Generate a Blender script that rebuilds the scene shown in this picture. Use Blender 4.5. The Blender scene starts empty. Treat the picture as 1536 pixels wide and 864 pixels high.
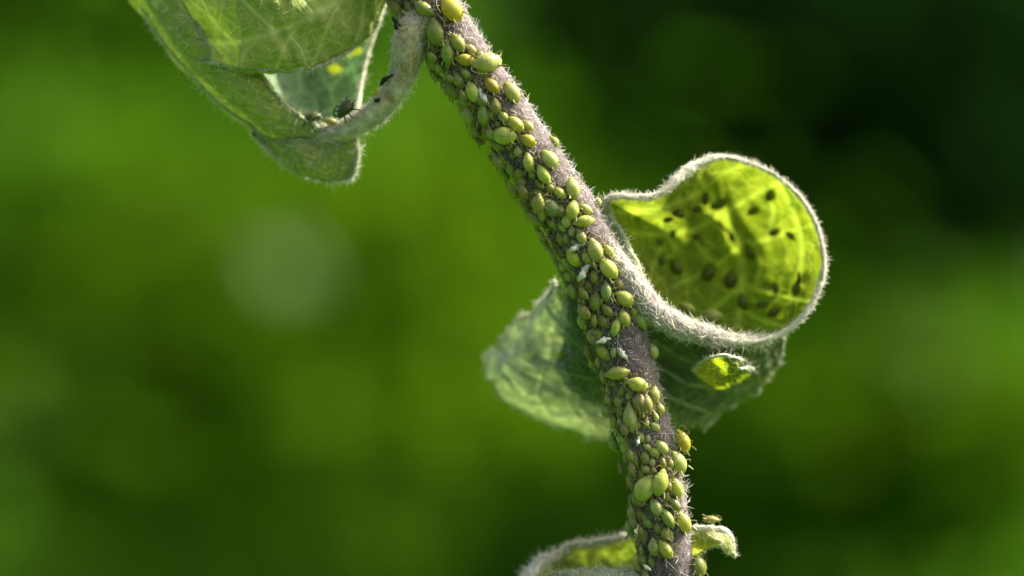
import bpy, math, random
import numpy as np
from mathutils import Vector, Matrix
random.seed(7); RNG = np.random.default_rng(7)
R_ = math.radians
S = bpy.context.scene
C = S.collection
S.unit_settings.scale_length = 0.004          # one unit is about 4 mm of the real plant

# ------------------------------------------------------------------ camera, sky, sun, exposure
D = 42.7
cam_d = bpy.data.cameras.new('camera'); cam = bpy.data.objects.new('camera', cam_d); C.objects.link(cam)
cam.location = (0, -D, 0); cam.rotation_euler = (R_(90), 0, 0)
cam_d.sensor_width = 36; cam_d.lens = 36 * D / 15.36
cam_d.clip_start = 0.5; cam_d.clip_end = 6000
cam_d.dof.use_dof = True; cam_d.dof.focus_distance = D - 0.25
cam_d.dof.aperture_fstop = cam_d.lens * 0.001 / (2 * 0.95)
cam_d.dof.aperture_blades = 0
S.camera = cam
SUN = Vector((0.66, 0.10, 0.74)).normalized()
w = bpy.data.worlds.new('World'); S.world = w; w.use_nodes = True
nt = w.node_tree
sky = nt.nodes.new('ShaderNodeTexSky'); sky.sky_type = 'NISHITA'; sky.sun_disc = False; sky.dust_density = 8.0; sky.ozone_density = 0.2; sky.air_density = 0.8
sky.sun_elevation = math.asin(SUN.z); sky.sun_rotation = math.atan2(SUN.x, SUN.y)
bg = nt.nodes['Background']; bg.inputs['Strength'].default_value = 0.15
nt.links.new(sky.outputs[0], bg.inputs['Color'])
sl = bpy.data.lights.new('sun', 'SUN'); so = bpy.data.objects.new('sun', sl); C.objects.link(so)
sl.energy = 5.0; sl.angle = R_(0.6); sl.color = (1.0, 0.95, 0.86)
so.rotation_euler = SUN.to_track_quat('Z', 'Y').to_euler()
S.view_settings.view_transform = 'Standard'; S.view_settings.look = 'None'
S.view_settings.exposure = 1.12; S.view_settings.gamma = 1
S.view_settings.use_white_balance = True; S.view_settings.white_balance_temperature = 7100; S.view_settings.white_balance_tint = 2
S.render.engine = 'CYCLES'
cy = S.cycles
cy.use_denoising = True; cy.denoiser = 'OPENIMAGEDENOISE'; cy.denoising_prefilter = 'ACCURATE'
cy.use_adaptive_sampling = False
cy.max_bounces = 6; cy.diffuse_bounces = 3; cy.transmission_bounces = 4; cy.transparent_max_bounces = 4
cy.sample_clamp_indirect = 4; cy.caustics_reflective = False; cy.caustics_refractive = False

# ------------------------------------------------------------------ helpers
def P(px, py, y=0.0):
    k = (D + y) / D
    return np.array(((px - 768) / 100 * k, y, (432 - py) / 100 * k))
def PA(a): return np.array([P(*q) for q in a])
def catmull(p, n):
    p = np.asarray(p, float); m = len(p)
    if m == 2:
        t = np.linspace(0, 1, n)[:, None]; return p[0] * (1 - t) + p[1] * t
    q = np.concatenate([(2 * p[0] - p[1])[None], p, (2 * p[-1] - p[-2])[None]])
    t = np.linspace(0, m - 1, n); i = np.minimum(t.astype(int), m - 2); f = (t - i)
    f = f.reshape(-1, *([1] * (p.ndim - 1)))
    a, b, c, d = q[i], q[i + 1], q[i + 2], q[i + 3]
    return 0.5 * (2 * b + (c - a) * f + (2 * a - 5 * b + 4 * c - d) * f ** 2 + (3 * b - a - 3 * c + d) * f ** 3)
def arc(p, n):
    q = catmull(p, 400); s = np.r_[0, np.cumsum(np.linalg.norm(np.diff(q, axis=0), axis=1))]
    t = np.linspace(0, s[-1], n)
    return np.stack([np.interp(t, s, q[:, k]) for k in range(q.shape[1])], 1)
def nrm(v): return v / (np.linalg.norm(v, axis=-1, keepdims=True) + 1e-9)
def wob(p, sc, seed):                              # smooth pseudo noise, -1..1
    r = np.random.default_rng(seed); o = 0
    for k in range(5):
        d = r.normal(size=3); d /= np.linalg.norm(d); o = o + np.sin(p @ d * sc * (0.6 + 0.35 * k) * 2 + r.uniform(0, 6.3))
    return o / 3.2
def make(name, v, f, mat, parent=None, smooth=True, uv=None, fmat=None):
    me = bpy.data.meshes.new(name)
    v = np.asarray(v, dtype=np.float32)
    if isinstance(f, np.ndarray):
        n, k = f.shape
        me.vertices.add(len(v)); me.vertices.foreach_set('co', v.ravel())
        me.loops.add(n * k); me.loops.foreach_set('vertex_index', f.astype(np.int32).ravel())
        me.polygons.add(n); me.polygons.foreach_set('loop_start', np.arange(0, n * k, k, dtype=np.int32))
        me.update(calc_edges=True); me.validate()
    else:
        me.from_pydata(v.tolist(), [], f); me.update()
    for m in (mat if isinstance(mat, list) else [mat]): me.materials.append(m)
    if fmat is not None: me.polygons.foreach_set('material_index', np.asarray(fmat, dtype=np.int32))
    if smooth: me.polygons.foreach_set('use_smooth', np.ones(len(me.polygons), dtype=bool))
    o = bpy.data.objects.new(name, me); C.objects.link(o)
    if parent: o.parent = parent
    return o
def tag(o, label=None, cat=None, group=None, kind=None):
    if label: o['label'] = label
    if cat: o['category'] = cat
    if group: o['group'] = group
    if kind: o['kind'] = kind
    return o
def gridfaces(nu, nv, off=0, closed=False):
    i, j = np.meshgrid(np.arange(nv - 1), np.arange(nu if closed else nu - 1), indexing='ij')
    j2 = (j + 1) % nu
    return np.stack([i * nu + j, i * nu + j2, (i + 1) * nu + j2, (i + 1) * nu + j], -1).reshape(-1, 4) + off
class Sheet:
    """A lofted surface: rows of (px, py, depth) control points."""
    def __init__(s, rows, nu=70, nv=50, puck=0.03, sc=3.0, seed=1, px=True, cells=0.0):
        g = np.array([catmull(PA(r) if px else r, nu) for r in rows]); s.g = catmull(g, nv)
        s.nu, s.nv = nu, nv; s.norm()
        f = s.g.reshape(-1, 3)
        d = wob(f, sc, seed) * puck + wob(f, sc * 3.1, seed + 9) * puck * 0.45 + wob(f, sc * 7, seed + 5) * puck * 0.2
        s.g = s.g + s.n * d.reshape(nv, nu, 1); s.norm()
    def norm(s):
        du = np.gradient(s.g, axis=1); dv = np.gradient(s.g, axis=0); s.n = nrm(np.cross(du, dv)); s.tu = nrm(du)
        s.n[s.n[..., 1].mean() > 0] *= 1
    def at(s, u, v, off=0.0):
        u = np.clip(np.asarray(u, float), 0, 1) * (s.nu - 1); v = np.clip(np.asarray(v, float), 0, 1) * (s.nv - 1)
        i = np.minimum(u.astype(int), s.nu - 2); j = np.minimum(v.astype(int), s.nv - 2); a = (u - i)[..., None]; b = (v - j)[..., None]
        def mix(G): return (G[j, i] * (1 - a) + G[j, i + 1] * a) * (1 - b) + (G[j + 1, i] * (1 - a) + G[j + 1, i + 1] * a) * b
        return mix(s.g) + mix(s.n) * off
    def normal(s, u, v):
        i = (np.clip(u, 0, 1) * (s.nu - 1)).astype(int); j = (np.clip(v, 0, 1) * (s.nv - 1)).astype(int); return s.n[j, i], s.tu[j, i]
def join(sheets):
    V, F, o = [], [], 0
    for s in sheets:
        V.append(s.g.reshape(-1, 3)); F.append(gridfaces(s.nu, s.nv, o)); o += s.nu * s.nv
    return np.vstack(V), np.vstack(F)
def frames(p):
    t = nrm(np.gradient(p, axis=0)); n = np.zeros_like(p)
    a = np.cross(t[0], (0.3, 1, 0.2)); n[0] = a / np.linalg.norm(a)
    for i in range(1, len(p)):
        b = n[i - 1] - t[i] * (n[i - 1] @ t[i]); n[i] = b / np.linalg.norm(b)
    return t, n, np.cross(t, n)
def tube(p, r, seg=10, rough=0.0, sc=8, seed=3, squash=None):
    p = np.asarray(p, float); r = np.broadcast_to(np.asarray(r, float), (len(p),))
    t, n, b = frames(p); a = np.linspace(0, 2 * math.pi, seg, endpoint=False)
    d = n[:, None] * np.cos(a)[None, :, None] + b[:, None] * np.sin(a)[None, :, None]
    v = p[:, None] + d * r[:, None, None]
    if rough:
        w_ = wob(v.reshape(-1, 3), sc, seed).reshape(len(p), seg, 1) + 0.6 * wob(v.reshape(-1, 3), sc * 2.7, seed + 4).reshape(len(p), seg, 1)
        v = v + d * w_ * rough * r[:, None, None]
    V = v.reshape(-1, 3); F = gridfaces(seg, len(p), 0, True)
    V = np.vstack([V, p[0], p[-1]]); k = len(p) * seg
    i = np.arange(seg); j = (i + 1) % seg
    F = np.vstack([F, np.stack([j, i, np.full(seg, k), np.full(seg, k)], 1), np.stack([i + k - seg, j + k - seg, np.full(seg, k + 1), np.full(seg, k + 1)], 1)])
    return V, [tuple(dict.fromkeys(q)) for q in F.tolist()]
def multitube(lst):
    V, F, o = [], [], 0
    for v, f in lst:
        V.append(v); F += [tuple(k + o for k in q) for q in f]; o += len(v)
    return np.vstack(V), F
def hairs(name, p, d, bend, L, rad, mat, parent):
    """p roots, d start directions, bend = sideways curl vectors, L lengths: one mesh of tapered curved hairs"""
    n = len(p); L = np.broadcast_to(L, (n,))[:, None]; rad = np.broadcast_to(rad, (n,))
    t = nrm(np.cross(d, RNG.normal(size=(n, 3)))); b = np.cross(d, t)
    V = np.zeros((n, 10, 3))
    for k, (s, q) in enumerate(((0, 1.0), (0.35, 0.9), (0.7, 0.65))):
        c = p + d * L * s + bend * L * s * s
        for m in range(3):
            a = 2.094 * m; V[:, k * 3 + m] = c + (t * math.cos(a) + b * math.sin(a)) * (rad * q)[:, None]
    V[:, 9] = p + d * L + bend * L
    f = []
    for k in range(2):
        for m in range(3):
            m2 = (m + 1) % 3; f += [[k * 3 + m, k * 3 + m2, k * 3 + 3 + m2], [k * 3 + m, k * 3 + 3 + m2, k * 3 + 3 + m]]
    for m in range(3): f.append([6 + m, 6 + (m + 1) % 3, 9])
    F = (np.array(f)[None] + (np.arange(n) * 10)[:, None, None]).reshape(-1, 3)
    o = make(name, V.reshape(-1, 3), F, mat, parent); return tag(o, kind='stuff')
def tube_hairs(name, p, r, n, L, rad, mat, parent, lift=0.3, curl=0.6, along=0.6, sink=.5):
    t, nn, b = frames(p); i = RNG.integers(0, len(p) - 1, n); f = RNG.random(n)[:, None]
    a = RNG.uniform(0, 2 * math.pi, n); r = np.broadcast_to(r, (len(p),))
    dr = nn[i] * np.cos(a)[:, None] + b[i] * np.sin(a)[:, None]
    c = p[i] * (1 - f) + p[i + 1] * f
    tn = nrm(RNG.normal(size=(n, 3)) + t[i] * along * RNG.choice([-1, 1], n)[:, None]); tn = nrm(tn - dr * (tn * dr).sum(1)[:, None])
    lf = np.abs(RNG.normal(lift, lift * 0.7, n))[:, None]
    d = nrm(tn + dr * lf); bend = nrm(RNG.normal(size=(n, 3))) * curl - dr * lf * sink
    return hairs(name, c + dr * r[i][:, None] * 0.97, d, bend, L * RNG.uniform(0.45, 1.4, n), rad * RNG.uniform(0.7, 1.3, n), mat, parent)
def sheet_hairs(name, sh, n, L, rad, mat, parent, side=0, lift=0.25, curl=0.7, umin=0, umax=1):
    P_, D_, B_ = [], [], []
    for s in sh:
        k = n // len(sh); u = RNG.uniform(umin, umax, k); v = RNG.random(k); q = s.at(u, v); nn, tu = s.normal(u, v)
        sg = RNG.choice([-1, 1], k)[:, None] if side == 0 else side
        nn = nn * sg; tn = nrm(RNG.normal(size=(k, 3))); tn = nrm(tn - nn * (tn * nn).sum(1)[:, None])
        lf = np.abs(RNG.normal(lift, lift * 0.8, k))[:, None]
        P_.append(q); D_.append(nrm(tn + nn * lf)); B_.append(nrm(RNG.normal(size=(k, 3))) * curl)
    p = np.vstack(P_); m = len(p)
    return hairs(name, p, np.vstack(D_), np.vstack(B_), L * RNG.uniform(0.4, 1.5, m), rad * RNG.uniform(0.7, 1.3, m), mat, parent)

# ------------------------------------------------------------------ materials
def mat(name):
    m = bpy.data.materials.new(name); m.use_nodes = True; t = m.node_tree; t.nodes.clear()
    return m, t, (lambda k, **kw: _node(t, k, kw)), t.links.new
def _node(t, k, kw):
    n = t.nodes.new('ShaderNode' + k)
    for a, v in kw.items(): setattr(n, a, v)
    return n
def rgb(c): return (*c, 1)
def ramp(N, stops):
    r = N('ValToRGB'); e = r.color_ramp.elements
    while len(e) < len(stops): e.new(0.5)
    for x, (p, c) in zip(e, stops): x.position = p; x.color = rgb(c) if isinstance(c, tuple) else (c, c, c, 1)
    return r
def leaf_mat(name, front, front2, vein, trans, tw=0.5, *a, blotch=None, **k):
    return _leaf_mat(name, front, front2, vein, trans, tw, *a, blotch=blotch, **k)
def _leaf_mat(name, front, front2, vein, trans, tw=0.5, scale=5.0, vw=0.07, wool=0.25, woolc=(0.55, 0.6, 0.5), bump=0.35, rough=0.6, blotch=None, vattr=False, netw=1.0):
    m, t, N, L = mat(name)
    tc = N('TexCoord'); nz = N('TexNoise'); nz.inputs['Scale'].default_value = 2.2; nz.inputs['Detail'].default_value = 4
    L(tc.outputs['Object'], nz.inputs['Vector'])
    mx = N('Mix', data_type='VECTOR'); mx.inputs[0].default_value = 0.12
    L(tc.outputs['Object'], mx.inputs[4]); L(nz.outputs['Color'], mx.inputs[5])
    def net(sc, w_):
        v = N('TexVoronoi', feature='DISTANCE_TO_EDGE'); v.inputs['Scale'].default_value = sc
        L(mx.outputs[1], v.inputs['Vector']); r = ramp(N, [(0, 1.0), (w_, 0.0)]); r.color_ramp.interpolation = 'EASE'; L(v.outputs['Distance'], r.inputs[0]); return r
    a, b = net(scale, vw * 1.3), net(scale * 2.6, vw * 1.8)
    add = N('Math', operation='MULTIPLY_ADD'); add.inputs[1].default_value = 0.45; L(b.outputs[0], add.inputs[0]); L(a.outputs[0], add.inputs[2]); add.use_clamp = True
    if netw != 1:
        mw = N('Math', operation='MULTIPLY'); mw.inputs[1].default_value = netw; L(add.outputs[0], mw.inputs[0]); add = mw
    if vattr:
        va = N('Attribute', attribute_name='vein'); mxx = N('Math', operation='MAXIMUM'); L(va.outputs['Fac'], mxx.inputs[0]); L(add.outputs[0], mxx.inputs[1]); add = mxx
    n2 = N('TexNoise'); n2.inputs['Scale'].default_value = 3.0; n2.inputs['Detail'].default_value = 6; L(tc.outputs['Object'], n2.inputs['Vector'])
    cr = ramp(N, [(0.35, front), (0.65, front2)]); L(n2.outputs[0], cr.inputs[0])
    n3 = N('TexNoise'); n3.inputs['Scale'].default_value = 26; n3.inputs['Detail'].default_value = 5; L(tc.outputs['Object'], n3.inputs['Vector'])
    wr = ramp(N, [(0.45, 0.0), (0.7, wool)]); L(n3.outputs[0], wr.inputs[0])
    c1 = N('Mix', data_type='RGBA'); L(add.outputs[0], c1.inputs[0]); L(cr.outputs[0], c1.inputs[6]); c1.inputs[7].default_value = rgb(vein)
    c2 = N('Mix', data_type='RGBA'); L(wr.outputs[0], c2.inputs[0]); L(c1.outputs[2], c2.inputs[6]); c2.inputs[7].default_value = rgb(woolc)
    tr = N('Mix', data_type='RGBA'); tr.blend_type = 'MIX'; L(add.outputs[0], tr.inputs[0]); tr.inputs[6].default_value = rgb(trans)
    tr.inputs[7].default_value = rgb(tuple(min(1, x * 1.9 + 0.02) for x in trans))
    tn = N('Mix', data_type='RGBA'); tn.blend_type = 'MULTIPLY'; tn.inputs[0].default_value = 0.7
    tnr = ramp(N, [(0.3, (0.45, 0.62, 0.4)), (0.62, (1.0, 1.0, 1.0))]); L(n2.outputs[0], tnr.inputs[0]); L(tr.outputs[2], tn.inputs[6]); L(tnr.outputs[0], tn.inputs[7])
    hs = N('Math', operation='MULTIPLY_ADD'); hs.inputs[1].default_value = 0.5; L(n3.outputs[0], hs.inputs[0]); L(add.outputs[0], hs.inputs[2])
    bp = N('Bump'); bp.inputs['Strength'].default_value = bump; bp.inputs['Distance'].default_value = 0.05; L(hs.outputs[0], bp.inputs['Height'])
    pb = N('BsdfPrincipled'); pb.inputs['Roughness'].default_value = rough; pb.inputs['Specular IOR Level'].default_value = 0.35; L(c2.outputs[2], pb.inputs['Base Color']); L(bp.outputs[0], pb.inputs['Normal'])
    pb.inputs['Sheen Weight'].default_value = 0.04
    tout = tn.outputs[2]
    if blotch:                                     # soft darker patches; in the cupped leaf they stand in for aphid shadows
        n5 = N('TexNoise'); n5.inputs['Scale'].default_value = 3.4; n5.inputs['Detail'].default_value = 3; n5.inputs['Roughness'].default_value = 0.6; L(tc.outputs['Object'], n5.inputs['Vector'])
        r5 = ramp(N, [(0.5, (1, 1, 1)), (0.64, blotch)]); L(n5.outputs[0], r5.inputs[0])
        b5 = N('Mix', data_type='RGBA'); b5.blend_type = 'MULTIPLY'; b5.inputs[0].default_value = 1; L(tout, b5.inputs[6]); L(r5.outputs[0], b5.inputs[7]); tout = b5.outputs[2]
    ts = N('BsdfTranslucent'); L(tout, ts.inputs['Color']); L(bp.outputs[0], ts.inputs['Normal'])
    ms = N('MixShader'); ms.inputs[0].default_value = tw; L(pb.outputs[0], ms.inputs[1]); L(ts.outputs[0], ms.inputs[2])
    o = N('OutputMaterial'); L(ms.outputs[0], o.inputs[0]); return m
def wool_mat(name, c1, c2, sc=14, c3=None, bump=0.5, sheen=0.3):
    m, t, N, L = mat(name); tc = N('TexCoord'); n = N('TexNoise'); n.inputs['Scale'].default_value = sc; n.inputs['Detail'].default_value = 8; n.inputs['Roughness'].default_value = 0.65
    L(tc.outputs['Object'], n.inputs['Vector']); r = ramp(N, [(0.36, c1), (0.62, c2)]); L(n.outputs[0], r.inputs[0]); col = r.outputs[0]
    if c3:
        n2 = N('TexNoise'); n2.inputs['Scale'].default_value = 2.6; n2.inputs['Detail'].default_value = 5; L(tc.outputs['Object'], n2.inputs['Vector']); r2 = ramp(N, [(0.5, 0.0), (0.66, 1.0)]); L(n2.outputs[0], r2.inputs[0])
        mx = N('Mix', data_type='RGBA'); L(r2.outputs[0], mx.inputs[0]); L(col, mx.inputs[6]); mx.inputs[7].default_value = rgb(c3); col = mx.outputs[2]
    b = N('Bump'); b.inputs['Strength'].default_value = bump; b.inputs['Distance'].default_value = 0.04; L(n.outputs[0], b.inputs['Height'])
    p = N('BsdfPrincipled'); p.inputs['Roughness'].default_value = 0.85; p.inputs['Sheen Weight'].default_value = sheen; L(col, p.inputs['Base Color']); L(b.outputs[0], p.inputs['Normal'])
    o = N('OutputMaterial'); L(p.outputs[0], o.inputs[0]); return m
def hair_mat(name, c, tw=0.45):
    m, t, N, L = mat(name); p = N('BsdfPrincipled'); p.inputs['Base Color'].default_value = rgb(c); p.inputs['Roughness'].default_value = 0.45
    s = N('BsdfTranslucent'); s.inputs['Color'].default_value = rgb(c); x = N('MixShader'); x.inputs[0].default_value = tw
    L(p.outputs[0], x.inputs[1]); L(s.outputs[0], x.inputs[2]); o = N('OutputMaterial'); L(x.outputs[0], o.inputs[0]); return m
def aphid_mat(name, c, tc_, rough=0.36, tw=0.3):
    m, t, N, L = mat(name); oi = N('ObjectInfo'); tc = N('TexCoord')
    h = N('HueSaturation'); h.inputs['Color'].default_value = rgb(c)
    mr = N('MapRange'); mr.inputs[3].default_value = 0.485; mr.inputs[4].default_value = 0.515; L(oi.outputs['Random'], mr.inputs[0]); L(mr.outputs[0], h.inputs['Hue'])
    mv = N('MapRange'); mv.inputs[3].default_value = 0.8; mv.inputs[4].default_value = 1.18; L(oi.outputs['Random'], mv.inputs[0]); L(mv.outputs[0], h.inputs['Value'])
    n = N('TexNoise'); n.inputs['Scale'].default_value = 5; n.inputs['Detail'].default_value = 4; L(tc.outputs['Object'], n.inputs['Vector'])
    r = ramp(N, [(0.35, (0.72, 0.8, 0.62)), (0.65, (1.08, 1.05, 1.0))]); L(n.outputs[0], r.inputs[0])
    mu = N('Mix', data_type='RGBA'); mu.blend_type = 'MULTIPLY'; mu.inputs[0].default_value = 0.8; L(h.outputs[0], mu.inputs[6]); L(r.outputs[0], mu.inputs[7])
    sx = N('SeparateXYZ'); L(tc.outputs['Object'], sx.inputs[0])                   # the dark line of the gut down the back, pale seams between segments
    ab = N('Math', operation='ABSOLUTE'); L(sx.outputs[1], ab.inputs[0]); rg = ramp(N, [(0.0, (.7, .78, .6)), (0.035, (.86, .9, .8)), (0.09, (1, 1, 1))]); L(ab.outputs[0], rg.inputs[0])
    m2 = N('Mix', data_type='RGBA'); m2.blend_type = 'MULTIPLY'; m2.inputs[0].default_value = 0.8; L(mu.outputs[2], m2.inputs[6]); L(rg.outputs[0], m2.inputs[7])
    sn = N('Math', operation='MULTIPLY'); sn.inputs[1].default_value = 52; L(sx.outputs[0], sn.inputs[0]); si = N('Math', operation='SINE'); L(sn.outputs[0], si.inputs[0])
    rs = ramp(N, [(0.8, (1, 1, 1)), (1.0, (.86, .9, .84))]); L(si.outputs[0], rs.inputs[0])
    mu = N('Mix', data_type='RGBA'); mu.blend_type = 'MULTIPLY'; mu.inputs[0].default_value = 0.8; L(m2.outputs[2], mu.inputs[6]); L(rs.outputs[0], mu.inputs[7])
    p = N('BsdfPrincipled'); L(mu.outputs[2], p.inputs['Base Color']); p.inputs['Roughness'].default_value = rough; p.inputs['Specular IOR Level'].default_value = 0.55
    p.inputs['Subsurface Weight'].default_value = 0.5; p.inputs['Subsurface Radius'].default_value = (1.0, 1.0, 0.35); p.inputs['Subsurface Scale'].default_value = 0.06
    s = N('BsdfTranslucent'); s.inputs['Color'].default_value = rgb(tc_); x = N('MixShader'); x.inputs[0].default_value = tw
    L(p.outputs[0], x.inputs[1]); L(s.outputs[0], x.inputs[2]); o = N('OutputMaterial'); L(x.outputs[0], o.inputs[0]); return m
def plain(name, c, rough=0.6):
    m, t, N, L = mat(name); p = N('BsdfPrincipled'); p.inputs['Base Color'].default_value = rgb(c); p.inputs['Roughness'].default_value = rough
    o = N('OutputMaterial'); L(p.outputs[0], o.inputs[0]); return m

M_stem = wool_mat('stem_bark', (0.04, 0.026, 0.033), (0.17, 0.13, 0.15), 9, None, 0.9)
M_pet = wool_mat('petiole_wool', (0.17, 0.145, 0.15), (0.42, 0.385, 0.39), 12, None, 0.8)
M_petA = wool_mat('petiole_wool_stained', (0.42, 0.36, 0.23), (0.84, 0.77, 0.6), 12, (0.36, 0.25, 0.08), 0.8)
M_rim = wool_mat('margin_wool', (0.45, 0.46, 0.34), (0.84, 0.83, 0.74), 10, None, 0.8)
M_rimg = wool_mat('margin_green_wool', (0.16, 0.22, 0.08), (0.42, 0.46, 0.3), 12, None, 0.6)
M_hstem = hair_mat('stem_hair_white', (0.80, 0.77, 0.80), 0.35)
M_hair = hair_mat('hair_white', (0.88, 0.86, 0.80), 0.4)
M_hgreen = hair_mat('hair_pale_green', (0.62, 0.67, 0.36), 0.4)
M_crack = plain('dark_crack', (0.012, 0.008, 0.005), 0.8)
M_shade_streak = plain('crease_shade_streak', (0.03, 0.03, 0.008), 0.8)  # dark strips: the crease's shadow put in as colour, plus a dark streak
M_white = plain('shed_white', (0.62, 0.61, 0.56), 0.5)
M_leafA = leaf_mat('leaf_rolled', (0.19, 0.28, 0.04), (0.28, 0.36, 0.07), (0.4, 0.47, 0.18), (0.14, 0.2, 0.02), 0.24, 4.6, 0.05, 0.25, (0.45, 0.5, 0.3), vattr=True, netw=.45)
M_leafA2 = leaf_mat('leaf_rolled_outer_lit', (0.32, 0.42, 0.045), (0.48, 0.55, 0.09), (0.62, 0.68, 0.3), (0.14, 0.19, 0.02), 0.16, 4.5, 0.06, 0.18, (0.55, 0.6, 0.32), 0.8)  # outer band: sunlight coming through is put into a lighter base colour
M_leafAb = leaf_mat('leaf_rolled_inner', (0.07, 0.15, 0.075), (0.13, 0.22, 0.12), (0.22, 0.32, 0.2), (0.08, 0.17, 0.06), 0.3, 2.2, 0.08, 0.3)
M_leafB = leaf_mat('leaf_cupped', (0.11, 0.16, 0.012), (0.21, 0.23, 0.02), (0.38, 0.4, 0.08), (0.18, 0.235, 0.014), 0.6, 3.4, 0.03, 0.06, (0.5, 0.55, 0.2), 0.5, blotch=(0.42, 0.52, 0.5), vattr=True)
M_leafC = leaf_mat('leaf_backside', (0.025, 0.065, 0.02), (0.06, 0.115, 0.035), (0.09, 0.15, 0.06), (0.05, 0.1, 0.012), 0.14, 2.0, 0.05, 0.35, (0.24, 0.32, 0.18), 0.9)
M_leafCw = leaf_mat('leaf_backside_woolly', (0.19, 0.27, 0.11), (0.36, 0.44, 0.23), (0.5, 0.57, 0.36), (0.36, 0.46, 0.16), 0.17, 1.7, 0.07, 0.7, (0.66, 0.7, 0.54), 0.9)
M_leafD = leaf_mat('leaf_bottom', (0.12, 0.14, 0.04), (0.2, 0.21, 0.07), (0.33, 0.35, 0.12), (0.2, 0.26, 0.02), 0.42, 3.0, 0.05, 0.3, blotch=(0.4, 0.4, 0.6))
M_leafDf = leaf_mat('leaf_bottom_outer', (0.08, 0.13, 0.1), (0.14, 0.2, 0.15), (0.2, 0.26, 0.2), (0.08, 0.14, 0.05), 0.2, 3.0, 0.05, 0.5)
M_leafE = leaf_mat('leaflet', (0.2, 0.24, 0.04), (0.3, 0.32, 0.08), (0.4, 0.42, 0.16), (0.45, 0.48, 0.03), 0.5, 5.0, 0.05, 0.4)

# ------------------------------------------------------------------ the far setting, thrown out of focus by the lens
def bank_z(x, y): return -140 + 0.42 * np.clip(y - 160, 0, None) + 6 * np.sin(x * 0.02 + y * 0.013) + 4 * np.sin(x * 0.05 - y * 0.03)
gx = np.concatenate([np.linspace(-4000, -420, 14), np.linspace(-400, 400, 81), np.linspace(420, 4000, 14)])
gy = np.concatenate([np.linspace(-400, 150, 14), np.linspace(160, 900, 75), np.linspace(950, 4500, 16)])
X, Y = np.meshgrid(gx, gy); Z = bank_z(X, np.minimum(Y, 900))
m, t, N, L = mat('meadow_grass'); tc = N('TexCoord'); n = N('TexNoise'); n.inputs['Scale'].default_value = 0.02; n.inputs['Detail'].default_value = 4
L(tc.outputs['Object'], n.inputs['Vector']); r = ramp(N, [(0.35, (0.035, 0.094, 0.007)), (0.65, (0.042, 0.11, 0.008))]); L(n.outputs[0], r.inputs[0])
p = N('BsdfDiffuse'); L(r.outputs[0], p.inputs['Color']); o = N('OutputMaterial'); L(p.outputs[0], o.inputs[0])
tag(make('meadow_bank', np.stack([X, Y, Z], -1).reshape(-1, 3), gridfaces(len(gx), len(gy)), m), kind='structure')
def soft_leaf_mat(name, c, tr, tw):
    m, t, N, L = mat(name); g = N('NewGeometry'); h = N('HueSaturation'); h.inputs['Color'].default_value = rgb(c)
    mr = N('MapRange'); mr.inputs[3].default_value = 0.8; mr.inputs[4].default_value = 1.2; L(g.outputs['Random Per Island'], mr.inputs[0]); L(mr.outputs[0], h.inputs['Value'])
    d = N('BsdfDiffuse'); L(h.outputs[0], d.inputs['Color']); s = N('BsdfTranslucent'); s.inputs['Color'].default_value = rgb(tr)
    x = N('MixShader'); x.inputs[0].default_value = tw; L(d.outputs[0], x.inputs[1]); L(s.outputs[0], x.inputs[2]); o = N('OutputMaterial'); L(x.outputs[0], o.inputs[0]); return m
def leaf_cloud(name, blobs, mat_, size, label=None):
    """blobs: px, py, depth, radius across (px), radius down (px), count, thickness: leaf blades in a soft clump"""
    P_, A_, S_ = [], [], []
    for (px, py, y, rx, rz, n, th) in blobs:
        c = P(px, py, y); k = (D + y) / D / 100
        q = RNG.normal(size=(n, 3)) * np.array([rx * k, th, rz * k]) * 0.6 + c
        P_.append(q)
    p = np.vstack(P_); n = len(p)
    nn = nrm(RNG.normal(size=(n, 3)) + np.array([0.2, -0.5, 0.9])); t = nrm(np.cross(nn, RNG.normal(size=(n, 3)))); b = np.cross(nn, t)
    s = size * RNG.uniform(0.6, 1.4, n)[:, None]
    V = np.stack([p - t * s, p + b * s * 0.42 + nn * s * 0.06 - t * s * .2, p + t * s, p - b * s * 0.42 + nn * s * 0.06 - t * s * .2], 1).reshape(-1, 3)
    F = np.arange(n * 4).reshape(n, 4); F = np.vstack([F[:, [0, 1, 2]], F[:, [0, 2, 3]]])
    return tag(make(name, V, F, mat_, None, False), label, None, None, 'stuff')
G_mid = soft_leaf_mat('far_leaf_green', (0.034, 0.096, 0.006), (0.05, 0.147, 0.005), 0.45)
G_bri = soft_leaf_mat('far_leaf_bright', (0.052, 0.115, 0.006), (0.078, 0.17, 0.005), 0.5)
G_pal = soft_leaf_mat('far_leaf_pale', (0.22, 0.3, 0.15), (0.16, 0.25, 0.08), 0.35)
G_drk = soft_leaf_mat('far_leaf_shade', (0.009, 0.03, 0.006), (0.008, 0.03, 0.003), 0.25)  # near-black leaf colour stands in for a shadowed gap
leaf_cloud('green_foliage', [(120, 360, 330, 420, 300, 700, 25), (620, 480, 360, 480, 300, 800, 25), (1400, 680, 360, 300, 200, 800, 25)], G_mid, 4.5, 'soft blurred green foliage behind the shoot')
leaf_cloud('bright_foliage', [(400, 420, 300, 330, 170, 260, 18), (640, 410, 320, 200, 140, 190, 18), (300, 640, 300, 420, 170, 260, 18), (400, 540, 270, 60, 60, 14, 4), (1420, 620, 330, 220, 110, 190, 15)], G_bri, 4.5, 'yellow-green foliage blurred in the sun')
leaf_cloud('pale_foliage', [(432, 405, 250, 30, 28, 9, 3), (40, 640, 300, 60, 100, 24, 8), (1440, 470, 300, 150, 70, 9, 8)], G_pal, 2.6, 'pale dewy leaves blurred to soft discs')
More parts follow.
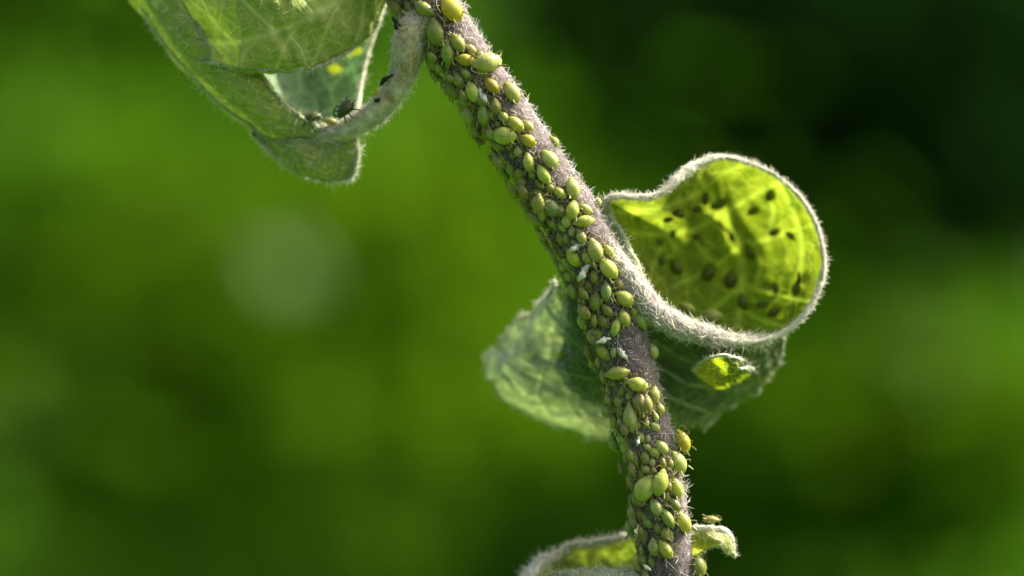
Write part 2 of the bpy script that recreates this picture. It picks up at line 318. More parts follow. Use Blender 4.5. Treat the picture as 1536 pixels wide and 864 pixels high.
leaf_cloud('gap_shade_foliage', [(1280, 90, 420, 380, 170, 3000, 30), (1330, 290, 420, 240, 120, 1700, 30), (960, 60, 420, 190, 150, 800, 20), (100, 0, 420, 380, 110, 480, 20)], G_drk, 6, 'near-black foliage painted for a shadowed gap beyond the shoot')

# ------------------------------------------------------------------ the plant: stem
plant = bpy.data.objects.new('plant_shoot', None); C.objects.link(plant); plant.location = P(1012, 960, 0)
tag(plant, 'woolly purple-grey shoot with curled downy leaves, crowded with green aphids', 'plant')
def under(o, parent=plant):                        # keep world coordinates when parented to the plant's base
    o.matrix_parent_inverse = Matrix.Translation(plant.location).inverted() if parent is plant else Matrix()
    return o
_make = make
def make(name, v, f, mt, parent=None, *a, **k):
    o = _make(name, v, f, mt, parent, *a, **k)
    if parent is plant: under(o)
    return o
cl = PA([(585, -110, .1), (625, -40, .1), (658, 20, .1), (703, 95, .05), (742, 150, 0), (783, 210, 0), (818, 261, 0), (863, 330, 0), (898, 396, 0), (921, 460, 0), (940, 528, 0), (955, 588, 0), (974, 657, 0), (989, 725, 0), (998, 783, 0), (1006, 864, 0), (1012, 960, 0)])
NS = 260
CL = arc(cl, NS)
RAD = np.interp(CL[:, 2], [-5.3, -4.0, -1.5, 0.6, 1.5, 4.5, 5.5], [.34, .35, .355, .40, .39, .385, .40])
rr = RAD * (1 + 0.03 * wob(CL, 2.2, 4))
stem = make('stem', *tube(CL, rr, 40, 0.035, 5, 2), M_stem, plant)
tube_hairs('stem_hair', CL, rr, 12500, 0.105, 0.0046, M_hstem, stem, 0.3, 1.1, 0.7, 0.9)
tube_hairs('stem_hair', CL, rr, 1100, 0.11, 0.0032, M_hair, stem, 0.7, 1.3, 0.2)

# petioles
def petiole(pts, rad, mt, n, name='leaf_stalk', hl=0.14, lift=.13):
    p = arc(PA(pts), 90); r = catmull(np.array(rad)[:, None], 90)[:, 0]; r = r * (1 + 0.04 * wob(p, 4, 8))
    o = make(name, *tube(p, r, 26, 0.06, 6, 6), mt, plant)
    tube_hairs('stalk_hair', p, r, n, hl, 0.0048, M_hair, o, lift, 0.7, 1.8); return p, r, o
pA, rA, oA = petiole([(640, 25, .0), (622, 45, -.05), (614, 70, -.05), (607, 105, .05), (590, 140, .15), (560, 172, .3), (520, 194, .45), (480, 203, .6), (430, 200, .8)], [.28, .25, .2, .17, .17, .165, .15, .11, .05], M_petA, 4800)
pB, rB, oB = petiole([(862, 332, .05), (896, 366, -.1), (926, 399, -.2), (952, 434, -.22), (980, 466, -.2), (1018, 489, -.1), (1060, 502, 0), (1100, 511, .1), (1150, 510, .2)], [.19, .205, .195, .19, .185, .165, .13, .09, .045], M_pet, 4200)
# the torn cracks and stains on the upper stalk, raised flakes of dark tissue
ck = []
for pts in ([(588, 25, -.18), (596, 36, -.22), (604, 40, -.24)], [(570, 128, .0), (578, 119, -.04), (590, 112, -.1)], [(593, 30, -.2), (595, 45, -.24)], [(561, 153, .05), (567, 150, .02), (569, 147, .02)]):
    q = arc(PA(pts), 14); _make('bark_crack', *tube(q, 0.035 * np.sin(np.linspace(0.3, 2.9, 14)), 7, 0.4, 14, 3), M_crack, oA)

# ------------------------------------------------------------------ leaves
def margin(name, pts, rad, mt, parent, nh, hl, px=True, hmat=None, lift=0.7, rough=0.25, n=120):
    p = arc(PA(pts) if px else pts, n); r = catmull(np.array(rad)[:, None], n)[:, 0] if len(rad) > 1 else np.full(n, rad[0])
    r = r * (1 + 0.18 * wob(p, 5, 12)); o = _make(name, *tube(p, r, 12, rough, 9, 5), mt, parent)
    if nh:
        tube_hairs('margin_hair', p, r, int(nh * 1.1), hl * .55, 0.0042, hmat or M_hair, o, .3, 1.2, 0.9)
        tube_hairs('margin_hair', p, r, nh // 8, hl * .85, 0.0026, hmat or M_hair, o, .9, 1.2, 0.4)
    return o
def vein(s, uv, r0, r1, mt, parent, off=0.0):
    u = catmull(np.array(uv, float), 40); p = s.at(u[:, 0], u[:, 1], off); return _make('vein', *tube(p, np.linspace(r0, r1, 40), 7, 0.15, 9, 2), mt, parent)
# A: rolled leaf at the top of the stem
A1 = Sheet([[(150, -120, .9), (280, -120, .3), (400, -120, .0), (500, -120, .1), (610, -110, .6)],
            [(205, -30, .85), (290, -20, .2), (400, -20, -.2), (500, -20, -.1), (585, -15, .5)],
            [(255, 45, .7), (310, 45, .2), (400, 50, -.25), (490, 50, -.05), (565, 35, .45)],
            [(288, 88, .55), (335, 96, .15), (400, 104, -.05), (470, 100, .05), (548, 58, .55)],
            [(300, 92, .9), (340, 99, .5), (400, 100, .45), (465, 92, .55), (538, 52, .9)]], 180, 130, 0.05, 2.4, 3)
A2 = Sheet([[(100, -120, 1.3), (197, 0, 1.2), (240, 62, 1.1), (300, 132, 1.0), (345, 172, .9), (385, 205, .85), (430, 216, .8), (490, 214, .7)],
            [(150, -120, .8), (228, 0, .65), (268, 62, .5), (325, 125, .4), (372, 165, .4), (412, 192, .45), (455, 206, .5), (500, 209, .5)],
            [(215, -120, .5), (262, 0, .35), (298, 64, .25), (360, 115, .2), (402, 152, .3), (435, 179, .4), (470, 199, .45), (508, 205, .48)],
            [(270, -120, .6), (290, 0, .45), (318, 66, .35), (385, 105, .35), (422, 146, .42), (452, 173, .46), (485, 193, .48), (516, 201, .48)],
            [(275, -120, .9), (295, 0, .8), (325, 70, .7), (384, 112, .6), (420, 152, .62), (448, 176, .62), (482, 196, .6), (514, 203, .55)]], 110, 50, 0.035, 3.2, 5)
A3 = Sheet([[(340, 40, 1.4), (385, 120, 1.3), (430, 168, 1.1), (468, 200, .85)],
            [(430, 20, 2.2), (445, 95, 2.2), (475, 150, 1.8), (495, 198, .95)],
            [(520, 0, 2.0), (515, 80, 2.0), (515, 135, 1.6), (515, 190, .95)],
            [(578, 2, 1.2), (556, 60, 1.35), (545, 105, 1.35), (536, 165, 1.0)]], 60, 60, 0.06, 2.4, 7)
A4 = Sheet([[(378, 196, .85), (430, 208, .62), (480, 207, .52), (534, 204, .55)],
            [(402, 222, .78), (440, 226, .5), (485, 230, .42), (536, 226, .5)],
            [(425, 244, .8), (452, 248, .55), (490, 252, .5), (533, 247, .55)],
            [(442, 254, .9), (466, 263, .75), (498, 269, .7), (526, 264, .7)]], 70, 40, 0.04, 4.5, 9)
v, f = join([A1, A2, A4]); v3, f3 = A3.g.reshape(-1, 3), gridfaces(A3.nu, A3.nv, len(v))
M_vA = hair_mat('vein_pale_green', (0.42, 0.48, 0.2), 0.5)
M_fleck = leaf_mat('leaf_sunfleck', (0.4, 0.46, 0.02), (0.5, 0.55, 0.03), (0.5, 0.5, 0.1), (0.4, 0.45, 0.01), 0.4, 4)  # yellow faces imitate sun flecks on the inner wall
def sunfleck(c):
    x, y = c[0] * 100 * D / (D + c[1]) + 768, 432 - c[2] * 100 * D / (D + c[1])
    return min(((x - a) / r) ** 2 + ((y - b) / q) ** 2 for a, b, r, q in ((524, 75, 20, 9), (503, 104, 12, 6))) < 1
leafA = make('leaf', np.vstack([v, v3]), np.vstack([f, f3]), [M_leafA, M_leafAb, M_fleck, M_leafA2], plant, fmat=[0 if i < (A1.nu - 1) * (A1.nv - 1) else 3 for i in range(len(f))] + [2 if sunfleck(c) else 1 for c in v3[gridfaces(A3.nu, A3.nv)].mean(1)])
kA = (D + v[:, 1]) / D; ax = v[:, 0] / kA * 100 + 768; ay = 432 - v[:, 2] / kA * 100; va_ = np.zeros(len(v) + len(v3))
for q, wd in (([(600, -60), (510, 0), (430, 40), (340, 66), (262, 50)], 5), ([(510, 0), (490, 45), (470, 98)], 3.2), ([(455, 28), (430, 65), (415, 102)], 3.2), ([(395, 52), (370, 75), (360, 100)], 2.8), ([(470, 18), (440, -20), (400, -60)], 3), ([(415, 46), (380, 15), (340, -30)], 3), ([(350, 64), (318, 30), (292, -20)], 2.8), ([(545, -25), (545, 20), (535, 60)], 2.8), ([(485, 55), (505, 62), (522, 72)], 2), ([(437, 55), (452, 72), (460, 98)], 2), ([(320, 75), (316, 88), (312, 98)], 2)):
    u = catmull(np.array(q, float), 80); d_ = np.min(np.hypot(ax[:, None] - u[None, :, 0], ay[:, None] - u[None, :, 1]), 1); d_[A1.nu * A1.nv:] = 99; va_[:len(v)] = np.maximum(va_[:len(v)], .85 * np.exp(-(d_ / wd) ** 2))
at = leafA.data.attributes.new('vein', 'FLOAT', 'POINT'); at.data.foreach_set('value', va_.astype(np.float32))
tag(leafA, 'large rolled green leaf beside the top of the stem')
sheet_hairs('leaf_hair', [A1, A2, A4, A2], 5600, 0.1, 0.0036, M_hgreen, leafA)
margin('leaf_margin', A2.g[33], [.02, .035, .03, .03, .035, .05], M_rimg, leafA, 500, 0.11, False)
margin('leaf_margin', [(576, 0, .6), (566, 35, .5), (548, 56, .55), (515, 82, .3), (470, 101, .05), (400, 104, -.05), (335, 97, .15), (290, 88, .5)], [.03, .035, .03, .025, .025, .03, .03], M_rimg, leafA, 500, 0.1)
margin('leaf_margin', [(578, 2, 1.15), (557, 60, 1.3), (546, 105, 1.3), (536, 165, 1.0)], [.04, .04, .03, .03], M_rim, leafA, 250, 0.12)
margin('leaf_margin', [(378, 198, .85), (405, 226, .8), (442, 255, .88), (466, 264, .74), (498, 270, .69), (526, 265, .69), (533, 248, .55), (536, 226, .5), (532, 205, .5)], [.03, .025, .03, .035, .03, .03, .035, .035], M_rimg, leafA, 1100, 0.13)
margin('leaf_margin', A2.g[3, 18:], [.02, .025, .025, .02], M_rimg, leafA, 1100, 0.13, False)
vein(A4, [(0.0, .02), (.3, .06), (.6, .04), (1, .0)], .03, .035, M_rimg, leafA, .01)
vein(A4, [(.78, .05), (.68, .3), (.52, .6), (.4, .95)], .022, .012, M_rimg, leafA, .01)
vein(A4, [(.86, .05), (.86, .3), (.84, .6), (.8, .9)], .02, .012, M_rimg, leafA, .01)
for q in ([(.35, .1), (.42, .35), (.46, .7)], [(.5, .1), (.56, .35), (.58, .7)], [(.64, .1), (.7, .35), (.72, .7)]): vein(A2, q, .010, .007, M_vA, leafA, -.005)
# B: cupped leaf glowing with the sun behind it
rimB = [(908, 300, .1), (928, 294, -.05), (958, 296, -.05), (988, 291, 0), (1012, 272, .1), (1040, 250, .25), (1065, 238, .35), (1090, 236, .4), (1130, 246, .45), (1165, 264, .45), (1195, 290, .42), (1218, 322, .38), (1232, 360, .32), (1236, 400, .27), (1226, 440, .22), (1206, 473, .2), (1178, 497, .15), (1145, 510, .1), (1105, 512, .02), (1060, 503, -.08), (1025, 488, -.12), (992, 463, -.15), (966, 427, -.1), (950, 388, 0), (932, 350, .12), (915, 324, .15)]
rb = np.array(rimB + [rimB[0]], float)
rb = catmull(rb, 321)[:-1]
cB = np.array([1098, 395.0])
rows = []
for k, rho in enumerate(np.linspace(1, 0.0, 64)):
    a = 1 - rho; q = rb.copy(); grow = 1 + 0.05 * math.sin(min(1, a / 0.28) * math.pi)
    q[:, :2] = cB + (rb[:, :2] - cB) * (rho * grow if rho > 0 else 0.0)
    q[:, 2] = rb[:, 2] * rho + 1.8 * (1 - rho ** 2.4) ** 0.75
    def ridge(x, y, pts, wd, amp):
        c = catmull(np.array(pts, float), 60); dd = np.min(np.hypot(x[:, None] - c[None, :, 0], y[:, None] - c[None, :, 1]), 1); return amp * np.exp(-(dd / wd) ** 2)
    x, y = q[:, 0], q[:, 1]; fade = min(1, a / 0.2)
    q[:, 2] -= fade * ridge(x, y, [(1058, 285), (1085, 322), (1110, 375), (1113, 430), (1100, 500)], 19, .17)
    q[:, 2] += fade * ridge(x, y, [(1060, 318), (1082, 342), (1100, 380)], 12, .2)
    q[:, 2] -= fade * ridge(x, y, [(1180, 300), (1202, 360), (1200, 420), (1180, 470)], 14, .17)
    q[:, 2] -= fade * ridge(x, y, [(960, 312), (1010, 310), (1060, 300)], 14, .12)
    rows.append(np.array([P(*z) for z in q]))
gB = np.array(rows); nuB = gB.shape[1]; fl = gB.reshape(-1, 3).copy()
fl[:, 1] += 0.05 * wob(fl, 3.2, 21) + 0.03 * wob(fl, 8, 22)
leafB = make('leaf', fl, gridfaces(nuB, len(gB), 0, True), M_leafB, plant)
tag(leafB, 'cupped yellow-green leaf glowing with sunlight behind it, white woolly rim')
def rimpts(i0, i1): return [rimB[i % len(rimB)] for i in range(i0, i1)]
margin('leaf_margin', rimpts(6, 20), [.05, .03, .018, .015, .018, .022, .026, .03, .034, .034, .036, .042, .046, .05, .06], M_rim, leafB, 3600, 0.085, n=200)
margin('leaf_margin', rimpts(0, 7), [.025, .04, .045, .042, .06, .06, .05], M_rim, leafB, 1500, 0.1)
margin('leaf_margin', rimpts(20, 27), [.08, .06, .05, .05, .05, .05, .06], M_rimg, leafB, 500, 0.12)
kB = (D + fl[:, 1]) / D; bx = fl[:, 0] / kB * 100 + 768; by = 432 - fl[:, 2] / kB * 100; vm = np.zeros(len(fl))
for q, wd in (([(1050, 270), (1083, 318), (1108, 372), (1113, 428), (1104, 500)], 6.5), ([(1085, 322), (1120, 300), (1165, 275)], 4), ([(1108, 375), (1150, 360), (1215, 340)], 4), ([(1113, 425), (1150, 440), (1215, 455)], 4), ([(1170, 275), (1202, 360), (1194, 450)], 4.5), ([(1110, 460), (1140, 480), (1180, 492)], 3.5),
              ([(1083, 318), (1040, 345), (990, 352), (950, 350)], 4), ([(1108, 372), (1070, 400), (1010, 430)], 4), ([(1112, 430), (1080, 455), (1040, 480)], 3.5), ([(920, 318), (985, 314), (1050, 290)], 5), ([(1060, 285), (1080, 262), (1110, 250)], 3.5), ([(1000, 350), (985, 385), (975, 415)], 3), ([(1130, 366), (1140, 400), (1130, 433)], 3), ([(1150, 360), (1160, 320), (1150, 285)], 3), ([(1040, 345), (1050, 375), (1075, 396)], 3)):
    u = catmull(np.array(q, float), 80); d_ = np.min(np.hypot(bx[:, None] - u[None, :, 0], by[:, None] - u[None, :, 1]), 1); vm = np.maximum(vm, np.exp(-(d_ / wd) ** 2))
at = leafB.data.attributes.new('vein', 'FLOAT', 'POINT'); at.data.foreach_set('value', vm.astype(np.float32))
def wall(px, py):
    k = (D + fl[:, 1]) / D; i = np.argsort(np.hypot(fl[:, 0] / k * 100 + 768 - px, 432 - fl[:, 2] / k * 100 - py))[:5]; return fl[i, 1].mean()
for q, w_ in (([(1066, 326), (1084, 340), (1098, 356), (1106, 372)], .035), ([(1198, 408), (1197, 420), (1195, 430), (1192, 440)], .04)):
    _make('leaf_shade_streak', *tube(np.array([P(a, b, wall(a, b) - .07 + .03 * wob(np.array([[a / 50, b / 50, 0]]), 2, 1)[0]) for a, b in catmull(np.array(q, float), 20)]), w_ * np.sin(np.linspace(.25, 2.9, 20)), 9, .7, 14, 4), M_shade_streak, leafB)
# C: dull leaf behind the stem
Crows = [[(838, 425, 1.0), (795, 470, 1.8), (750, 515, 2.3), (733, 550, 2.4), (745, 585, 2.3), (800, 622, 2.3), (880, 650, 2.1), (950, 660, 1.9)],
         [(840, 428, .9), (818, 480, 1.25), (788, 520, 1.6), (772, 550, 1.7), (788, 580, 1.75), (835, 608, 1.75), (895, 636, 1.7), (955, 652, 1.65)],
         [(848, 440, .8), (848, 480, .95), (840, 520, 1.25), (832, 550, 1.35), (842, 575, 1.45), (875, 600, 1.5), (915, 625, 1.5), (960, 642, 1.5)],
         [(856, 428, .7), (876, 480, .8), (890, 530, .95), (890, 550, 1.05), (900, 570, 1.1), (920, 590, 1.2), (940, 612, 1.3), (970, 636, 1.4)],
         [(920, 410, 1.0), (945, 480, 1.15), (960, 530, 1.35), (960, 550, 1.35), (965, 575, 1.4), (970, 600, 1.4), (980, 625, 1.5), (990, 640, 1.5)],
         [(1010, 490, .95), (1030, 515, 1.15), (1040, 540, 1.25), (1040, 562, 1.3), (1040, 585, 1.4), (1035, 605, 1.4), (1030, 625, 1.5), (1025, 643, 1.6)],
         [(1100, 512, 1.0), (1115, 524, 1.1), (1120, 542, 1.2), (1118, 560, 1.3), (1110, 580, 1.4), (1095, 598, 1.5), (1075, 618, 1.6), (1050, 642, 1.7)],
         [(1178, 510, 1.25), (1176, 520, 1.35), (1172, 532, 1.45), (1166, 543, 1.5), (1155, 556, 1.6), (1140, 572, 1.7), (1112, 598, 1.8), (1058, 644, 1.9)]]
C1 = Sheet(Crows, 70, 120, 0.075, 3.0, 13)
C2 = Sheet([[(1040, 556, .85), (1056, 541, .1), (1082, 533, -.3), (1108, 538, -.1), (1126, 548, .8)],
            [(1044, 565, .95), (1062, 552, .2), (1086, 547, -.2), (1108, 550, -.05), (1126, 554, .85)],
            [(1058, 572, 1.0), (1072, 568, .5), (1090, 564, .2), (1106, 561, .25), (1122, 558, .9)],
            [(1074, 582, 1.3), (1083, 585, 1.2), (1091, 583, 1.15), (1102, 575, 1.15), (1116, 565, 1.25)]], 40, 26, .05, 6, 15)
v, f = join([C1]); v2, f2 = C2.g.reshape(-1, 3), gridfaces(C2.nu, C2.nv, len(v))
M_tab = leaf_mat('leaf_tab', (0.05, 0.1, 0.015), (0.12, 0.19, 0.025), (0.4, 0.44, 0.15), (0.32, 0.42, 0.015), 0.5, 6.0, 0.06, 0.15)
leafC = make('leaf', np.vstack([v, v2]), np.vstack([f, f2]), [M_leafC, M_tab, M_leafCw], plant, fmat=[2 if i < 34 * 69 else 0 for i in range(len(f))] + [1] * len(f2))
tag(leafC, 'dull grey-green downy leaf folded behind the stem')
C1w = Sheet.__new__(Sheet); C1w.g = C1.g[:40]; C1w.nu, C1w.nv = C1.nu, 40; C1w.norm()
sheet_hairs('leaf_hair', [C1w], 5200, 0.09, 0.0034, M_hair, leafC)
sheet_hairs('leaf_hair', [C1], 2600, 0.09, 0.003, M_hgreen, leafC)
margin('leaf_margin', C1.g[0], [.04, .015, .015, .015, .015, .015, .015, .015], M_rimg, leafC, 450, .13, False)
margin('leaf_margin', C1.g[-1], [.02, .02, .015, .015], M_rimg, leafC, 120, .1, False)
margin('leaf_margin', C2.g[0], [.004, .016, .02, .014, .004], M_rim, leafC, 300, .1, False)
margin('leaf_margin', [(1110, 553, -.2), (1120, 552, .05), (1130, 553, .6)], [.02, .035, .02], M_rim, leafC, 70, .1)
vs = [[(.05, .05), (.1, .15), (.2, .3), (.3, .4)], [(.3, .02), (.4, .12), (.55, .22), (.8, .3)], [(.42, .08), (.6, .12), (.8, .16)], [(.35, .2), (.45, .3), (.6, .4)], [(.2, .62), (.35, .75), (.4, .9)], [(.4, .62), (.55, .75), (.65, .92)], [(.6, .6), (.75, .72), (.88, .85)]]
for q in vs: vein(C1, q, .03, .014, M_rimg, leafC, -.01)
# D: leaf at the bottom of the frame
D1 = Sheet([[(782, 880, .7), (812, 842, .9), (850, 822, 1.05), (900, 811, 1.05), (945, 803, 1.0), (992, 800, 1.0)],
            [(786, 890, .8), (818, 858, 1.25), (855, 842, 1.5), (905, 832, 1.55), (950, 826, 1.4), (990, 825, 1.3)],
            [(792, 910, .7), (825, 885, 1.2), (860, 872, 1.5), (910, 866, 1.5), (955, 866, 1.4), (990, 866, 1.2)],
            [(800, 960, .3), (830, 950, .6), (865, 945, .8), (910, 940, .8), (955, 940, .8), (990, 940, .8)]], 60, 40, .05, 3, 17)
D2 = Sheet([[(784, 900, .5), (815, 872, .2), (850, 861, .0), (900, 857, -.05), (950, 859, .05), (1000, 872, .35)],
            [(780, 905, .3), (815, 868, -.05), (850, 857, -.25), (900, 853, -.3), (950, 856, -.2), (1005, 870, .1)],
            [(780, 930, .2), (815, 895, -.25), (850, 885, -.5), (900, 882, -.55), (950, 885, -.45), (1005, 900, -.1)],
            [(790, 980, .3), (815, 970, -.0), (850, 965, -.2), (900, 965, -.3), (950, 965, -.2), (1005, 970, .1)]], 60, 34, .03, 4, 19)
v, f = join([D1]); v2, f2 = D2.g.reshape(-1, 3), gridfaces(D2.nu, D2.nv, len(v))
leafD = make('leaf', np.vstack([v, v2]), np.vstack([f, f2]), [M_leafD, M_leafDf], plant, fmat=[0] * len(f) + [1] * len(f2))
tag(leafD, 'curled leaf at the bottom of the stem, yellow inside and grey-green outside')
sheet_hairs('leaf_hair', [D2, D1], 3500, 0.11, 0.0042, M_hgreen, leafD)
margin('leaf_margin', D1.g[0], [.08, .07, .05, .05, .05, .05], M_rimg, leafD, 1100, .14, False)
margin('leaf_margin', [(780, 886, .6), (790, 868, .7), (805, 850, .8), (822, 836, .9)], [.06, .09, .08, .05], M_rim, leafD, 700, .16)
# E: small curled leaflet
E1 = Sheet([[(1020, 796, .3), (1042, 791, .2), (1066, 794, .1), (1088, 800, .1), (1098, 812, .12), (1105, 834, .15)],
            [(1022, 806, .22), (1045, 800, .05), (1068, 802, -.05), (1086, 808, -.05), (1096, 819, .02), (1104, 834, .1)],
            [(1024, 818, .2), (1045, 815, .0), (1066, 812, -.12), (1082, 815, -.12), (1094, 825, -.02), (1103, 834, .08)],
            [(1026, 832, .35), (1046, 831, .25), (1062, 822, .1), (1078, 821, .08), (1090, 828, .1), (1103, 835, .12)]], 50, 30, .025, 6, 23)
leafE = make('leaf', E1.g.reshape(-1, 3), gridfaces(E1.nu, E1.nv), M_leafE, plant)
tag(leafE, 'small curled leaflet with white downy edge low on the stem')
margin('leaf_margin', E1.g[0], [.03, .035, .045, .045, .03, .006], M_rim, leafE, 450, .06, False)
margin('leaf_margin', E1.g[-1][12:], [.015, .015, .02, .02], M_rim, leafE, 150, .06, False)
sheet_hairs('leaf_hair', [E1], 250, .07, .004, M_hair, leafE)

# ------------------------------------------------------------------ aphids
COL = {'lime': ((.58, .6, .17), (.58, .6, .11)), 'yellow': ((.60, .57, .08), (.6, .55, .05)), 'green': ((.37, .42, .13), (.38, .43, .09)), 'sage': ((.5, .52, .21), (.5, .52, .14)),
       'mint': ((.35, .42, .19), (.3, .37, .1)), 'olive': ((.42, .42, .13), (.42, .42, .08)), 'pale': ((.55, .55, .26), (.54, .54, .18)), 'amber': ((.5, .41, .08), (.52, .4, .05)), 'tan': ((.38, .33, .13), (.38, .32, .08)), 'dark': ((.08, .11, .035), (.12, .16, .03)), 'shade': ((.12, .155, .018), (.32, .4, .02))}  # shade entry: silhouette darkness put into the body colour
AM = {k: aphid_mat('aphid_' + k, *v) for k, v in COL.items()}
M_eye = plain('aphid_eye', (0.03, 0.012, 0.008), 0.25)
M_leg = hair_mat('aphid_leg', (0.26, 0.25, 0.09), 0.25); M_legd = plain('aphid_leg_dark', (0.03, 0.03, 0.015), 0.5); M_legt = M_legd
def body_mesh(name, seed, wd, ht, tail):
    r = random.Random(seed); xs = [0, .03, .08, .15, .24, .34, .45, .55, .64, .72, .79, .85, .9, .94, .97, 1.0]
    prof = catmull(np.array([[0, .02], [.04, .08 * tail], [.12, .17 * tail], [.25, .25], [.42, .295], [.56, .29], [.69, .25], [.8, .19], [.88, .135], [.94, .09], [.98, .05], [1, .012]]), 200)
    V, F = [], []; seg = 18; st = np.linspace(0, 1, 34)
    for i, t in enumerate(st):
        w_ = np.interp(t, prof[:, 0], prof[:, 1]); g = 1 - 0.016 * (0.5 + 0.5 * math.cos(t * 2 * math.pi * 8.5)) * (1 if .12 < t < .8 else 0)
        if abs(t - .83) < .025: g *= .93
        for k in range(seg):
            a = 2 * math.pi * k / seg; y = math.cos(a) * w_ * wd * g; z = math.sin(a) * w_ * ht * g
            if z < 0: z *= .6
            y *= 1 + .05 * math.sin(a) ** 2
            V.append((t - .5, y, z + .2 * ht - .06 * (2 * t - 1) ** 2 * ht))
    n = len(st); F = gridfaces(seg, n, 0, True).tolist(); V += [(-.505, 0, .2 * ht - .06), (.505, 0, .2 * ht - .06)]
    for k in range(seg): F += [[(k + 1) % seg, k, n * seg], [(n - 1) * seg + k, (n - 1) * seg + (k + 1) % seg, n * seg + 1]]
    fm = [0] * len(F)
    return V, F
BODY = [body_mesh('body', 1, .92, .86, 1.0), body_mesh('body', 2, 1.0, .9, 1.1), body_mesh('body', 3, .82, .82, .9), body_mesh('body', 4, 1.08, .92, 1.14)]
BMESH = {}
def bmesh_for(k, col):
    if (k, col) not in BMESH:
        V, F = BODY[k]; me = bpy.data.meshes.new('aphid_body'); me.from_pydata([tuple(q) for q in V], [], F); me.materials.append(AM[col])
        me.polygons.foreach_set('use_smooth', np.ones(len(me.polygons), dtype=bool)); me.update(); BMESH[k, col] = me
    return BMESH[k, col]
def limb(name, pts, rad, mt, tip=None):
    p = arc(np.array(pts, float), 9); V, F = tube(p, np.array(rad) if len(rad) == 9 else np.linspace(rad[0], rad[1], 9), 5)
    me = bpy.data.meshes.new(name); me.from_pydata(V.tolist(), [], F); me.materials.append(mt)
    if tip:
        me.materials.append(tip); me.polygons.foreach_set('material_index', [1 if min(q) >= 25 else 0 for q in F])
    return me
LIMBS = {}
for key, m1, m2 in (('pale', M_leg, None), ('tipped', M_leg, M_legt), ('dark', M_legd, None)):
    Ls = []; fat = 1.9 if key == 'dark' else 1.0
    for s in (-1, 1):
        for (x, dx, w_) in ((.27, .2, .40), (.12, .02, .46), (-.02, -.3, .52)):
            Ls.append(('leg', limb('aphid_leg', [(x, s * .12, .1), (x + dx * .5, s * (w_ * .85), .24), (x + dx * 1.15, s * w_ * 1.12, .0)], (.024 * fat, .013 * fat), m1, m2)))
        Ls.append(('antenna', limb('aphid_antenna', [(.47, s * .04, .16), (.56, s * .16, .25), (.38, s * .34, .3), (.1, s * .4, .3)], (.018 * fat, .009 * fat), m1, m2)))
        Ls.append(('cornicle', limb('aphid_cornicle', [(-.3, s * .2, .3), (-.42, s * .24, .36), (-.5, s * .25, .4)], (.034, .022), m1, m2)))
    em = bpy.data.meshes.new('aphid_eye')
    for s in (-1, 1):
        import bmesh
        b = bmesh.new(); bmesh.ops.create_icosphere(b, subdivisions=1, radius=.028, matrix=Matrix.Translation((.4, s * .115, .19))); e = bpy.data.meshes.new('aphid_eye'); b.to_mesh(e); b.free(); e.materials.append(M_eye); Ls.append(('eye', e))
    LIMBS[key] = Ls
